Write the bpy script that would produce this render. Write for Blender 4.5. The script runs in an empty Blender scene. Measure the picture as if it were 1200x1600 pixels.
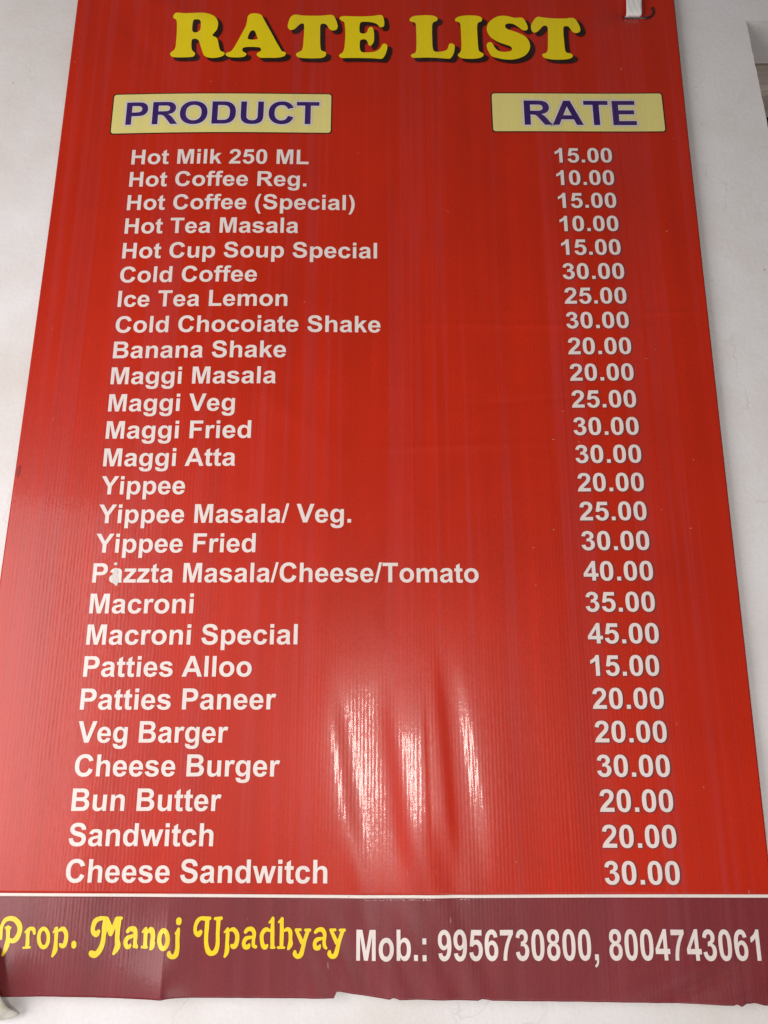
import bpy, math, random
import numpy as np
from mathutils import Matrix, Vector
from mathutils.geometry import delaunay_2d_cdt

# ------------------------------------------------------------------ camera, world, lamps, exposure
# Plane coordinates (x, z) are millimetres on the hanging banner: x from the left edge of the
# price list text, z from the baseline of its first line. OUT is millimetres out of the wall.
ZB = 2.2                                   # height of that first baseline above the floor, metres
def W(x, out, z):
    return Vector((x / 1000.0, -out / 1000.0, ZB + z / 1000.0))

S = bpy.context.scene
cam_d = bpy.data.cameras.new('camera'); cam = bpy.data.objects.new('camera', cam_d)
S.collection.objects.link(cam); S.camera = cam
YAW, PITCH, ROLL = -0.01191, 0.26192, 0.00079
def camrot():
    cy, sy = math.cos(YAW), math.sin(YAW)
    A = Matrix(((cy, -sy, 0), (sy, cy, 0), (0, 0, 1)))
    c, s = math.cos(PITCH), math.sin(PITCH)
    B = Matrix(((1, 0, 0), (0, c, s), (0, -s, c)))
    c, s = math.cos(ROLL), math.sin(ROLL)
    C = Matrix(((c, 0, -s), (0, 1, 0), (s, 0, c)))
    M = C @ B @ A                          # world -> (right, forward, up)
    right, fwd, up = M[0], M[1], M[2]
    R = Matrix((right, up, -Vector(fwd))).transposed()
    return R
cam.matrix_world = Matrix.Translation(W(369.3, 948.1, -766.1)) @ camrot().to_4x4()
cam_d.sensor_width = 36.0; cam_d.sensor_fit = 'AUTO'; cam_d.lens = 36.0 * 1230.0 / 1600.0
cam_d.clip_start = 0.02; cam_d.clip_end = 100.0

world = bpy.data.worlds.new('World'); S.world = world; world.use_nodes = True
bg = world.node_tree.nodes['Background']
bg.inputs[0].default_value = (1.0, 0.95, 0.93, 1); bg.inputs[1].default_value = 0.11

def area(name, loc, aim, sx, sy, watts, col):
    d = bpy.data.lights.new(name, 'AREA'); d.shape = 'RECTANGLE'; d.size = sx; d.size_y = sy
    d.energy = watts; d.color = col
    o = bpy.data.objects.new(name, d); S.collection.objects.link(o)
    o.location = loc
    o.rotation_euler = (aim - loc).to_track_quat('-Z', 'Y').to_euler()
    return o
# the bright open shop front to the left, behind the photographer
area('shop_front_daylight', W(-1030, 1150, -690), W(0, 0, -600), 1.25, 1.25, 22.5, (1.0, 0.975, 0.96))
# the lamp behind and a little above the phone, seen mirrored in the lower half of the banner
area('counter_lamp', W(395, 1250, -860), W(390, 0, -850), 0.085, 0.20, 4.6, (1.0, 0.965, 0.90))
# added fill light from below, brightening the lower part without a mirrored highlight
area('low_fill', W(420, 950, -1780), W(400, 0, -850), 1.3, 0.5, 4.2, (1.0, 0.975, 0.94))

vs = S.view_settings
vs.view_transform = 'Standard'; vs.look = 'None'; vs.exposure = 0.20; vs.gamma = 1.0
vs.use_curve_mapping = False
S.cycles.use_denoising = True
S.cycles.max_bounces = 6

# ------------------------------------------------------------------ object helpers
def link(name, me, mat=None, parent=None):
    o = bpy.data.objects.new(name, me); S.collection.objects.link(o)
    if mat is not None: me.materials.append(mat)
    if parent is not None: o.parent = parent
    return o
def tag(o, label=None, cat=None, group=None, kind=None):
    if label: o['label'] = label
    if cat: o['category'] = cat
    if group: o['group'] = group
    if kind: o['kind'] = kind
    return o
def empty(name, loc):
    o = bpy.data.objects.new(name, None); S.collection.objects.link(o)
    o.location = loc; o.empty_display_size = 0.05
    return o
def sstep(a, b, t):
    t = np.clip((np.asarray(t, float) - a) / (b - a), 0, 1); return t * t * (3 - 2 * t)

# ------------------------------------------------------------------ materials
def srgb(r, g, b):
    f = lambda v: v / 12.92 if v <= 0.04045 else ((v + 0.055) / 1.055) ** 2.4
    return (f(r / 255), f(g / 255), f(b / 255), 1)

class NT:
    def __init__(s, name):
        s.m = bpy.data.materials.new(name); s.m.use_nodes = True
        s.t = s.m.node_tree; s.n = s.t.nodes; s.b = s.n['Principled BSDF']
    def node(s, typ, **kw):
        n = s.n.new(typ)
        for k, v in kw.items(): setattr(n, k, v)
        return n
    def lk(s, a, b): s.t.links.new(a, b)
    def math(s, op, a, b=None, c=None, clamp=False):
        n = s.node('ShaderNodeMath', operation=op); n.use_clamp = clamp
        for i, v in enumerate((a, b, c)):
            if v is None: continue
            if isinstance(v, (int, float)): n.inputs[i].default_value = v
            else: s.lk(v, n.inputs[i])
        return n.outputs[0]
    def coord(s, scale=(1, 1, 1)):
        tc = s.node('ShaderNodeTexCoord'); mp = s.node('ShaderNodeMapping')
        mp.inputs['Scale'].default_value = scale
        s.lk(tc.outputs['Object'], mp.inputs[0]); return mp.outputs[0]
    def noise(s, vec, scale, detail=3, rough=0.55):
        n = s.node('ShaderNodeTexNoise'); n.inputs['Scale'].default_value = scale
        n.inputs['Detail'].default_value = detail; n.inputs['Roughness'].default_value = rough
        s.lk(vec, n.inputs['Vector']); return n.outputs[0]
    def ramp(s, fac, stops):
        n = s.node('ShaderNodeValToRGB'); e = n.color_ramp.elements
        while len(e) < len(stops): e.new(0.5)
        for q, (p, c) in zip(e, stops): q.position = p; q.color = c
        s.lk(fac, n.inputs[0]); return n.outputs[0]
    def mix(s, fac, a, b, blend='MIX'):
        n = s.node('ShaderNodeMix', data_type='RGBA', blend_type=blend)
        for sock, v in ((n.inputs[0], fac), (n.inputs[6], a), (n.inputs[7], b)):
            if isinstance(v, (int, float)): sock.default_value = v
            elif isinstance(v, tuple): sock.default_value = v
            else: s.lk(v, sock)
        return n.outputs[2]

RIB = 4.3e-3                                # spacing of the ribs woven into the flex sheet
def vinyl(name, col, streak=0.10, alpha=False, col_node=None):
    """Printed flex vinyl: ink with vertical banding, a fine weave, and a ribbed glossy face."""
    N = NT(name)
    p = N.coord()
    sep = N.node('ShaderNodeSeparateXYZ'); N.lk(p, sep.inputs[0])
    X = sep.outputs[0]; Z = sep.outputs[2]
    # ink: print-head banding (vertical stripes), blotches and a fine grain
    band = N.noise(N.coord((1, 1, 0.02)), 42, 2)
    bandf = N.noise(N.coord((1, 1, 0.015)), 240, 2)
    blot = N.noise(p, 16, 4)
    grain = N.noise(N.coord((1, 1, 0.7)), 650, 2, 0.7)
    tone = N.math('ADD', N.math('MULTIPLY', band, 0.9), N.math('MULTIPLY', bandf, 0.35))
    tone = N.math('ADD', tone, N.math('MULTIPLY', blot, 0.45))
    tone = N.math('ADD', tone, N.math('MULTIPLY_ADD', N.noise(N.coord((1, 1, 0.6)), 5.5, 3), 1.3, -0.65))
    tone = N.math('ADD', tone, N.math('MULTIPLY', grain, 1.5))      # about 1.6
    fac = N.math('MULTIPLY_ADD', tone, 2.0 * streak, 1.0 - 3.2 * streak)
    base = col_node(N, p) if col_node else col
    c = N.mix(1.0, base, (1, 1, 1, 1), 'MULTIPLY')
    cm = c.node
    comb = N.node('ShaderNodeCombineColor')
    for i in range(3): N.lk(fac, comb.inputs[i])
    N.lk(comb.outputs[0], cm.inputs[7])
    # pale, milky vertical stripes mixed over the ink
    milk = N.ramp(N.noise(N.coord((1, 1, 0.012)), 34, 3, 0.7), [(0.50, (0, 0, 0, 1)), (0.60, (1, 1, 1, 1)), (0.66, (0.2, 0.2, 0.2, 1)), (0.8, (0.8, 0.8, 0.8, 1))])
    out = N.mix(N.math('MULTIPLY', milk, N.math('MULTIPLY', N.noise(p, 5, 2), 0.12)), c, (0.40, 0.15, 0.22, 1))
    # tiny scuffs
    sc = N.ramp(N.noise(N.coord((1, 1, 0.35)), 130, 1), [(0.80, (0, 0, 0, 1)), (0.84, (1, 1, 1, 1))])
    out = N.mix(N.math('MULTIPLY', sc, 0.25), out, (0.6, 0.45, 0.38, 1))
    N.lk(out, N.b.inputs['Base Color'])
    # ribs: the face leans left and right by a few degrees every few millimetres
    ph = N.math('ADD', N.math('MULTIPLY', X, 2 * math.pi / RIB),
                N.math('MULTIPLY', N.noise(N.coord((1, 1, 0.05)), 60, 2), 9.0))
    amp = N.math('MULTIPLY_ADD', N.noise(N.coord((1, 1, 0.25)), 14, 2), 0.095, -0.027)
    rib = N.math('MULTIPLY', N.math('COSINE', ph), amp)
    fine = N.math('MULTIPLY_ADD', N.noise(N.coord((1, 1, 0.12)), 900, 1), 0.07, -0.035)
    sx = N.math('ADD', rib, fine)
    sz = N.math('MULTIPLY_ADD', N.noise(N.coord((0.6, 1, 1)), 420, 2), 0.05, -0.025)
    geo = N.node('ShaderNodeNewGeometry')
    cmb = N.node('ShaderNodeCombineXYZ'); N.lk(sx, cmb.inputs[0]); N.lk(sz, cmb.inputs[2])
    add = N.node('ShaderNodeVectorMath', operation='ADD')
    N.lk(geo.outputs['Normal'], add.inputs[0]); N.lk(cmb.outputs[0], add.inputs[1])
    nrm = N.node('ShaderNodeVectorMath', operation='NORMALIZE'); N.lk(add.outputs[0], nrm.inputs[0])
    N.lk(nrm.outputs[0], N.b.inputs['Normal']); N.lk(nrm.outputs[0], N.b.inputs['Coat Normal'])
    N.b.inputs['Roughness'].default_value = 0.35
    N.b.inputs['Specular IOR Level'].default_value = 0.42
    N.b.inputs['Coat Weight'].default_value = 0.20
    N.b.inputs['Coat Roughness'].default_value = 0.10
    if alpha:
        at = N.node('ShaderNodeAttribute', attribute_name='ink')
        N.lk(at.outputs['Fac'], N.b.inputs['Alpha'])
    return N.m

M_RED = vinyl('red_print', (0.505, 0.0165, 0.0009, 1), 0.15)
M_MAROON = vinyl('maroon_print', (0.205, 0.025, 0.031, 1), 0.2)  # stronger streaks here paint in the footer's mottled reflections
M_WHITE = vinyl('white_print', (0.82, 0.725, 0.69, 1), 0.035)
M_RULE = vinyl('white_rule_print', (0.84, 0.74, 0.70, 1), 0.03)
M_YELLOW = vinyl('title_yellow_print', (0.86, 0.665, 0.002, 1), 0.07)
M_NAME = vinyl('name_yellow_print', (0.90, 0.66, 0.012, 1), 0.05)
M_SHADOW = vinyl('shadow_print', (0.020, 0.006, 0.004, 1), 0.05, alpha=True)
M_PSHADOW = vinyl('grey_shadow_print', (0.13, 0.07, 0.085, 1), 0.05, alpha=True)
M_GLOW = vinyl('white_glow_print', (0.80, 0.76, 0.72, 1), 0.03, alpha=True)
M_EDGE = vinyl('dark_outline_print', (0.035, 0.010, 0.006, 1), 0.05)
M_NAVY = vinyl('navy_print', (0.040, 0.012, 0.13, 1), 0.08)
def panel_col(cx, half):
    def f(N, p):
        sep = N.node('ShaderNodeSeparateXYZ'); N.lk(p, sep.inputs[0])
        t = N.math('ABSOLUTE', N.math('DIVIDE', N.math('SUBTRACT', sep.outputs[0], cx / 1000), half / 1000))
        return N.ramp(t, [(0.0, (0.78, 0.68, 0.17, 1)), (0.55, (0.76, 0.64, 0.12, 1)), (0.8, (0.74, 0.60, 0.055, 1)), (1.0, (0.80, 0.70, 0.24, 1))])
    return f
M_PANEL_A = vinyl('yellow_panel_print', None, 0.05, col_node=panel_col(124, 158))
M_PANEL_B = vinyl('yellow_panel_fade_print', None, 0.05, col_node=panel_col(637, 123))

def plaster():
    N = NT('white_plaster'); p = N.coord()
    big = N.noise(p, 2.3, 4); mid = N.noise(p, 14, 5); fin = N.noise(p, 160, 3)
    c = N.ramp(big, [(0.34, (0.74, 0.685, 0.66, 1)), (0.5, (0.83, 0.80, 0.81, 1)), (0.7, (0.86, 0.835, 0.85, 1))])
    c = N.mix(N.math('MULTIPLY', N.ramp(mid, [(0.42, (0, 0, 0, 1)), (0.72, (1, 1, 1, 1))]), 0.22), c, (0.66, 0.56, 0.48, 1))
    sp = N.ramp(N.noise(p, 75, 1), [(0.765, (0, 0, 0, 1)), (0.80, (1, 1, 1, 1))])
    c = N.mix(N.math('MULTIPLY', sp, 0.45), c, (0.22, 0.17, 0.14, 1))
    gr = N.noise(p, 330, 2, 0.7)
    c = N.mix(N.math('MULTIPLY', N.ramp(gr, [(0.4, (0, 0, 0, 1)), (0.7, (1, 1, 1, 1))]), 0.10), c, (0.45, 0.40, 0.38, 1))
    # hairline scratches
    w = N.node('ShaderNodeTexWave'); w.inputs['Scale'].default_value = 5.0
    w.inputs['Distortion'].default_value = 14; w.inputs['Detail'].default_value = 4; w.inputs['Detail Scale'].default_value = 2.2
    N.lk(p, w.inputs['Vector'])
    ln = N.ramp(w.outputs['Fac'], [(0.0, (1, 1, 1, 1)), (0.013, (0, 0, 0, 1))])
    gate = N.ramp(N.noise(p, 9, 2), [(0.52, (0, 0, 0, 1)), (0.64, (1, 1, 1, 1))])
    c = N.mix(N.math('MULTIPLY', N.math('MULTIPLY', ln, gate), 0.20), c, (0.40, 0.34, 0.30, 1))
    N.lk(c, N.b.inputs['Base Color']); N.b.inputs['Roughness'].default_value = 0.85
    N.b.inputs['Specular IOR Level'].default_value = 0.2
    bmp = N.node('ShaderNodeBump'); bmp.inputs['Strength'].default_value = 0.5; bmp.inputs['Distance'].default_value = 0.002
    N.lk(N.math('ADD', N.math('MULTIPLY', mid, 1.2), N.math('MULTIPLY', fin, 0.35)), bmp.inputs['Height'])
    N.lk(bmp.outputs[0], N.b.inputs['Normal'])
    return N.m
M_WALL = plaster()
def simple(name, c1, c2, scale=(1, 1, 1), ns=30, rough=0.7):
    N = NT(name)
    f = N.noise(N.coord(scale), ns, 4)
    N.lk(N.ramp(f, [(0.3, c1), (0.7, c2)]), N.b.inputs['Base Color'])
    N.b.inputs['Roughness'].default_value = rough
    bmp = N.node('ShaderNodeBump'); bmp.inputs['Strength'].default_value = 0.3; bmp.inputs['Distance'].default_value = 0.001
    N.lk(f, bmp.inputs['Height']); N.lk(bmp.outputs[0], N.b.inputs['Normal'])
    return N.m
M_TAPE = simple('white_cotton_tape', (0.80, 0.78, 0.76, 1), (0.88, 0.86, 0.84, 1), (4, 4, 0.5), 160, 0.8)
M_CLOTH = simple('mottled_white_cloth', (0.42, 0.38, 0.26, 1), (0.82, 0.80, 0.74, 1), (1, 1, 0.6), 45, 0.9)  # white cloth mixed at random with an olive tone
M_WOOD = simple('bare_wood', (0.52, 0.43, 0.38, 1), (0.74, 0.65, 0.58, 1), (0.4, 2, 8), 20, 0.7)
M_DARKWOOD = simple('dark_shutter_paint', (0.035, 0.025, 0.03, 1), (0.08, 0.055, 0.06, 1), (1, 1, 1), 20, 0.5)
M_EYELET = simple('dark_eyelet', (0.016, 0.006, 0.007, 1), (0.07, 0.02, 0.02, 1), (1, 1, 1), 200, 0.5)

# ------------------------------------------------------------------ the shape of the hanging sheet
STEPS = [   # (x0, z0, x1, z1, step height, half width): facets of the buckled lower middle, each a gentle step across a slanting line
    (298, -715, 330, -920, -2.9, 14), (358, -735, 384, -935, 2.4, 11), (405, -740, 409, -900, -0.45, 2.2), (421, -690, 438, -925, -1.9, 8), (445, -705, 474, -930, 1.4, 8.5),
    (340, -640, 372, -760, 0.5, 8), (505, -760, 515, -930, -0.4, 14)]
def step(x, z, x0, z0, x1, z1, h, w):
    dx, dz = x1 - x0, z1 - z0; L = math.hypot(dx, dz); dx /= L; dz /= L
    t = ((x - x0) * dx + (z - z0) * dz) / L
    d = -((x - x0) * dz - (z - z0) * dx)
    g = sstep(-0.15, 0.3, t) * sstep(1.15, 0.7, t)
    return h * g * (1 / (1 + np.exp(-2.6 * d / w)) - 0.5) * np.exp(-(d / (3.2 * w + 14)) ** 2)
def ridge(x, z, x0, z0, x1, z1, h, w):
    dx, dz = x1 - x0, z1 - z0; L = math.hypot(dx, dz); dx /= L; dz /= L
    t = ((x - x0) * dx + (z - z0) * dz) / L
    d = (x - x0) * dz - (z - z0) * dx
    return h * np.exp(-(d / w) ** 2) * sstep(0, 0.35, t) * sstep(1, 0.55, t)
def out_of_wall(x, z):
    """How far the sheet stands out at plane point (x, z), in mm."""
    x = np.asarray(x, float); z = np.asarray(z, float)
    f = 1.6 * np.sin(x / 145.0 + 0.6 + z / 900.0) + 1.0 * np.sin(x / 71.0 + z / 260.0) + 0.9 * np.sin(z / 190.0 + x / 400.0)
    for r in STEPS: f = f + step(x, z, *r)
    # the folded crease at the bottom, left of centre
    t = sstep(-935, -1050, z)
    d = x - (120 + 0.02 * (z + 1050))
    w = 10 + 0.42 * np.clip(z + 1052, 0, 120)
    f = f + t * np.where(d > 0, 10.0 * np.exp(-d / w), 10.0 * np.exp(d / 45.0))
    # slanting ripples along the bottom hem
    f = f + ridge(x, z, 385, -850, 442, -1075, 1.0, 13) + ridge(x, z, 322, -860, 352, -1085, 0.8, 12) + ridge(x, z, 415, -860, 470, -1085, -0.9, 11)
    t2 = sstep(-955, -1030, z) * sstep(250, 300, x) * sstep(500, 440, x)
    f = f + t2 * 1.2 * np.sin((x * 0.93 + z * 0.36) / 6.6)
    f = f + ridge(x, z, 560, -1060, 760, -1000, 1.4, 15) + ridge(x, z, 640, -1062, 770, -1012, -2.4, 10) + ridge(x, z, 690, -1062, 800, -1030, 1.8, 9)
    # shallow cross creases from when it was folded
    f = f + ridge(x, z, 330, -250, 800, -262, 0.55, 5) + ridge(x, z, 420, -372, 700, -352, -0.5, 5) + ridge(x, z, 300, -430, 620, -418, 0.45, 6) + ridge(x, z, 690, -240, 800, -236, 0.8, 4)
    f = f + ridge(x, z, 170, -330, 350, -470, 0.6, 16) + ridge(x, z, 380, 60, 640, -80, -0.8, 22)
    # puckers at the ties, and a slack fold in the top left corner
    f = f - 4.0 * np.exp(-((x - 735) / 26) ** 2 - ((z - 262) / 16) ** 2)
    f = f + 5.0 * np.exp(-((x + 58) / 30) ** 2 - ((z + 1035) / 26) ** 2)
    f = f + ridge(x, z, -80, 330, 170, 215, 1.6, 18) + ridge(x, z, -60, 300, 60, 120, -1.2, 16)
    f = f + ridge(x, z, 735, 262, 610, 190, 1.2, 14) + ridge(x, z, 735, 262, 560, 250, -0.9, 12)
    return f
def nrm_of(x, z, e=1.0):
    fx = (out_of_wall(x + e, z) - out_of_wall(x - e, z)) / (2 * e)
    fz = (out_of_wall(x, z + e) - out_of_wall(x, z - e)) / (2 * e)
    n = np.stack([-fx, -np.ones_like(fx), -fz], -1)
    return n / np.linalg.norm(n, axis=-1, keepdims=True)

BX, BZ = 340.0, -1050.0                    # the banner's Empty stands at the middle of its lower edge
banner = tag(empty('banner', W(BX, 0, BZ)),
             'large glossy red printed price banner hanging flat against the white wall', 'banner')
def on_sheet(name, P, faces, mat, lift=0.0, parent=None, ink=None, back=None):
    """A mesh lying on the sheet: P are (x, z) plane points in mm, lift in mm."""
    P = np.asarray(P, float)
    f = out_of_wall(P[:, 0], P[:, 1]) + lift
    V = np.stack([(P[:, 0] - BX) / 1000, -f / 1000, (P[:, 1] - BZ) / 1000], -1)
    me = bpy.data.meshes.new(name)
    me.from_pydata(V.tolist(), [], [list(map(int, q)) for q in faces]); me.update()
    for pl in me.polygons: pl.use_smooth = True
    if ink is not None:
        at = me.attributes.new('ink', 'FLOAT', 'POINT'); at.data.foreach_set('value', np.asarray(ink, np.float32))
    me.normals_split_custom_set_from_vertices(nrm_of(P[:, 0], P[:, 1]).tolist())
    return link(name, me, mat, banner if parent is None else parent)

# the sheet itself, in the three printed fields that butt together
def xl(z): return np.interp(z, [-1060, -591, -44, 295, 345], [-117, -113, -107.5, -106.0, -106])
def xr(z): return np.interp(z, [-1060, -904, -671, -250, 53, 282, 345], [783.5, 784.6, 786.6, 789.3, 791.5, 794.5, 795])
random.seed(4)
nick = [(x, random.uniform(0.15, 0.9)) for x in np.arange(-120, 800, 7.0)]
NX = np.array([n[0] for n in nick]); NH = np.array([n[1] for n in nick])
def hem(x):
    z = np.interp(x, [-120, -42, 120, 289, 426, 630, 745, 800], [-1049.5, -1049.6, -1050.6, -1050.4, -1051.6, -1054.3, -1057.2, -1057.5])
    z = z + np.interp(x, NX, NH) * 0.3
    torn = np.interp(x, [304.5, 306.5, 311, 335, 352, 362], [0, 6.2, 6.6, 4.0, 1.2, 0])
    z = z + torn + np.interp(x, [364, 367, 371, 374], [0, 1.8, 1.4, 0]) + np.interp(x, [458, 462, 468, 473], [0, 1.7, 1.2, 0])
    z = z + np.interp(x, [729, 733, 738, 743, 752, 762], [0, 1.6, -1.0, 2.2, 3.0, 0.5])
    return z
def rule_z(x, k):                           # the white rule: k=0 its top, 1 its bottom
    return np.interp(x, [-120, 357, 790], [-947.6, -948.8, -948.2]) - 3.4 * k
def grid(top, bot, nx, nz, hole=None):
    u = np.linspace(0, 1, nx); v = np.linspace(0, 1, nz)
    U, V = np.meshgrid(u, v)
    x = -110 + U * 897.0
    z = top(x) * (1 - V) + bot(x) * V
    x = xl(z) * (1 - U) + xr(z) * U
    z = top(x) * (1 - V) + bot(x) * V
    P = np.stack([x.ravel(), z.ravel()], -1)
    idx = np.arange(nx * nz).reshape(nz, nx)
    F = np.stack([idx[1:, :-1], idx[1:, 1:], idx[:-1, 1:], idx[:-1, :-1]], -1).reshape(-1, 4)
    if hole is not None:
        c = P[F].mean(1); F = F[~hole(c[:, 0], c[:, 1])]
    return P, F
def slit(x, z):                             # the slit the top tie passes through
    return (np.abs(z - 255) < 2.2) & (x > 717) & (x < 752)
sheet = on_sheet('red_field', *grid(lambda x: 340 + 0 * x, lambda x: rule_z(x, 0), 420, 560, slit), M_RED)
rule = on_sheet('white_rule', *grid(lambda x: rule_z(x, 0), lambda x: rule_z(x, 1), 420, 4), M_RULE)
foot = on_sheet('maroon_footer', *grid(lambda x: rule_z(x, 1), hem, 600, 56), M_MAROON)
for o in (sheet, rule, foot):
    m = o.modifiers.new('thickness', 'SOLIDIFY'); m.thickness = 0.0006; m.offset = -1; m.use_rim = True

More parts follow.
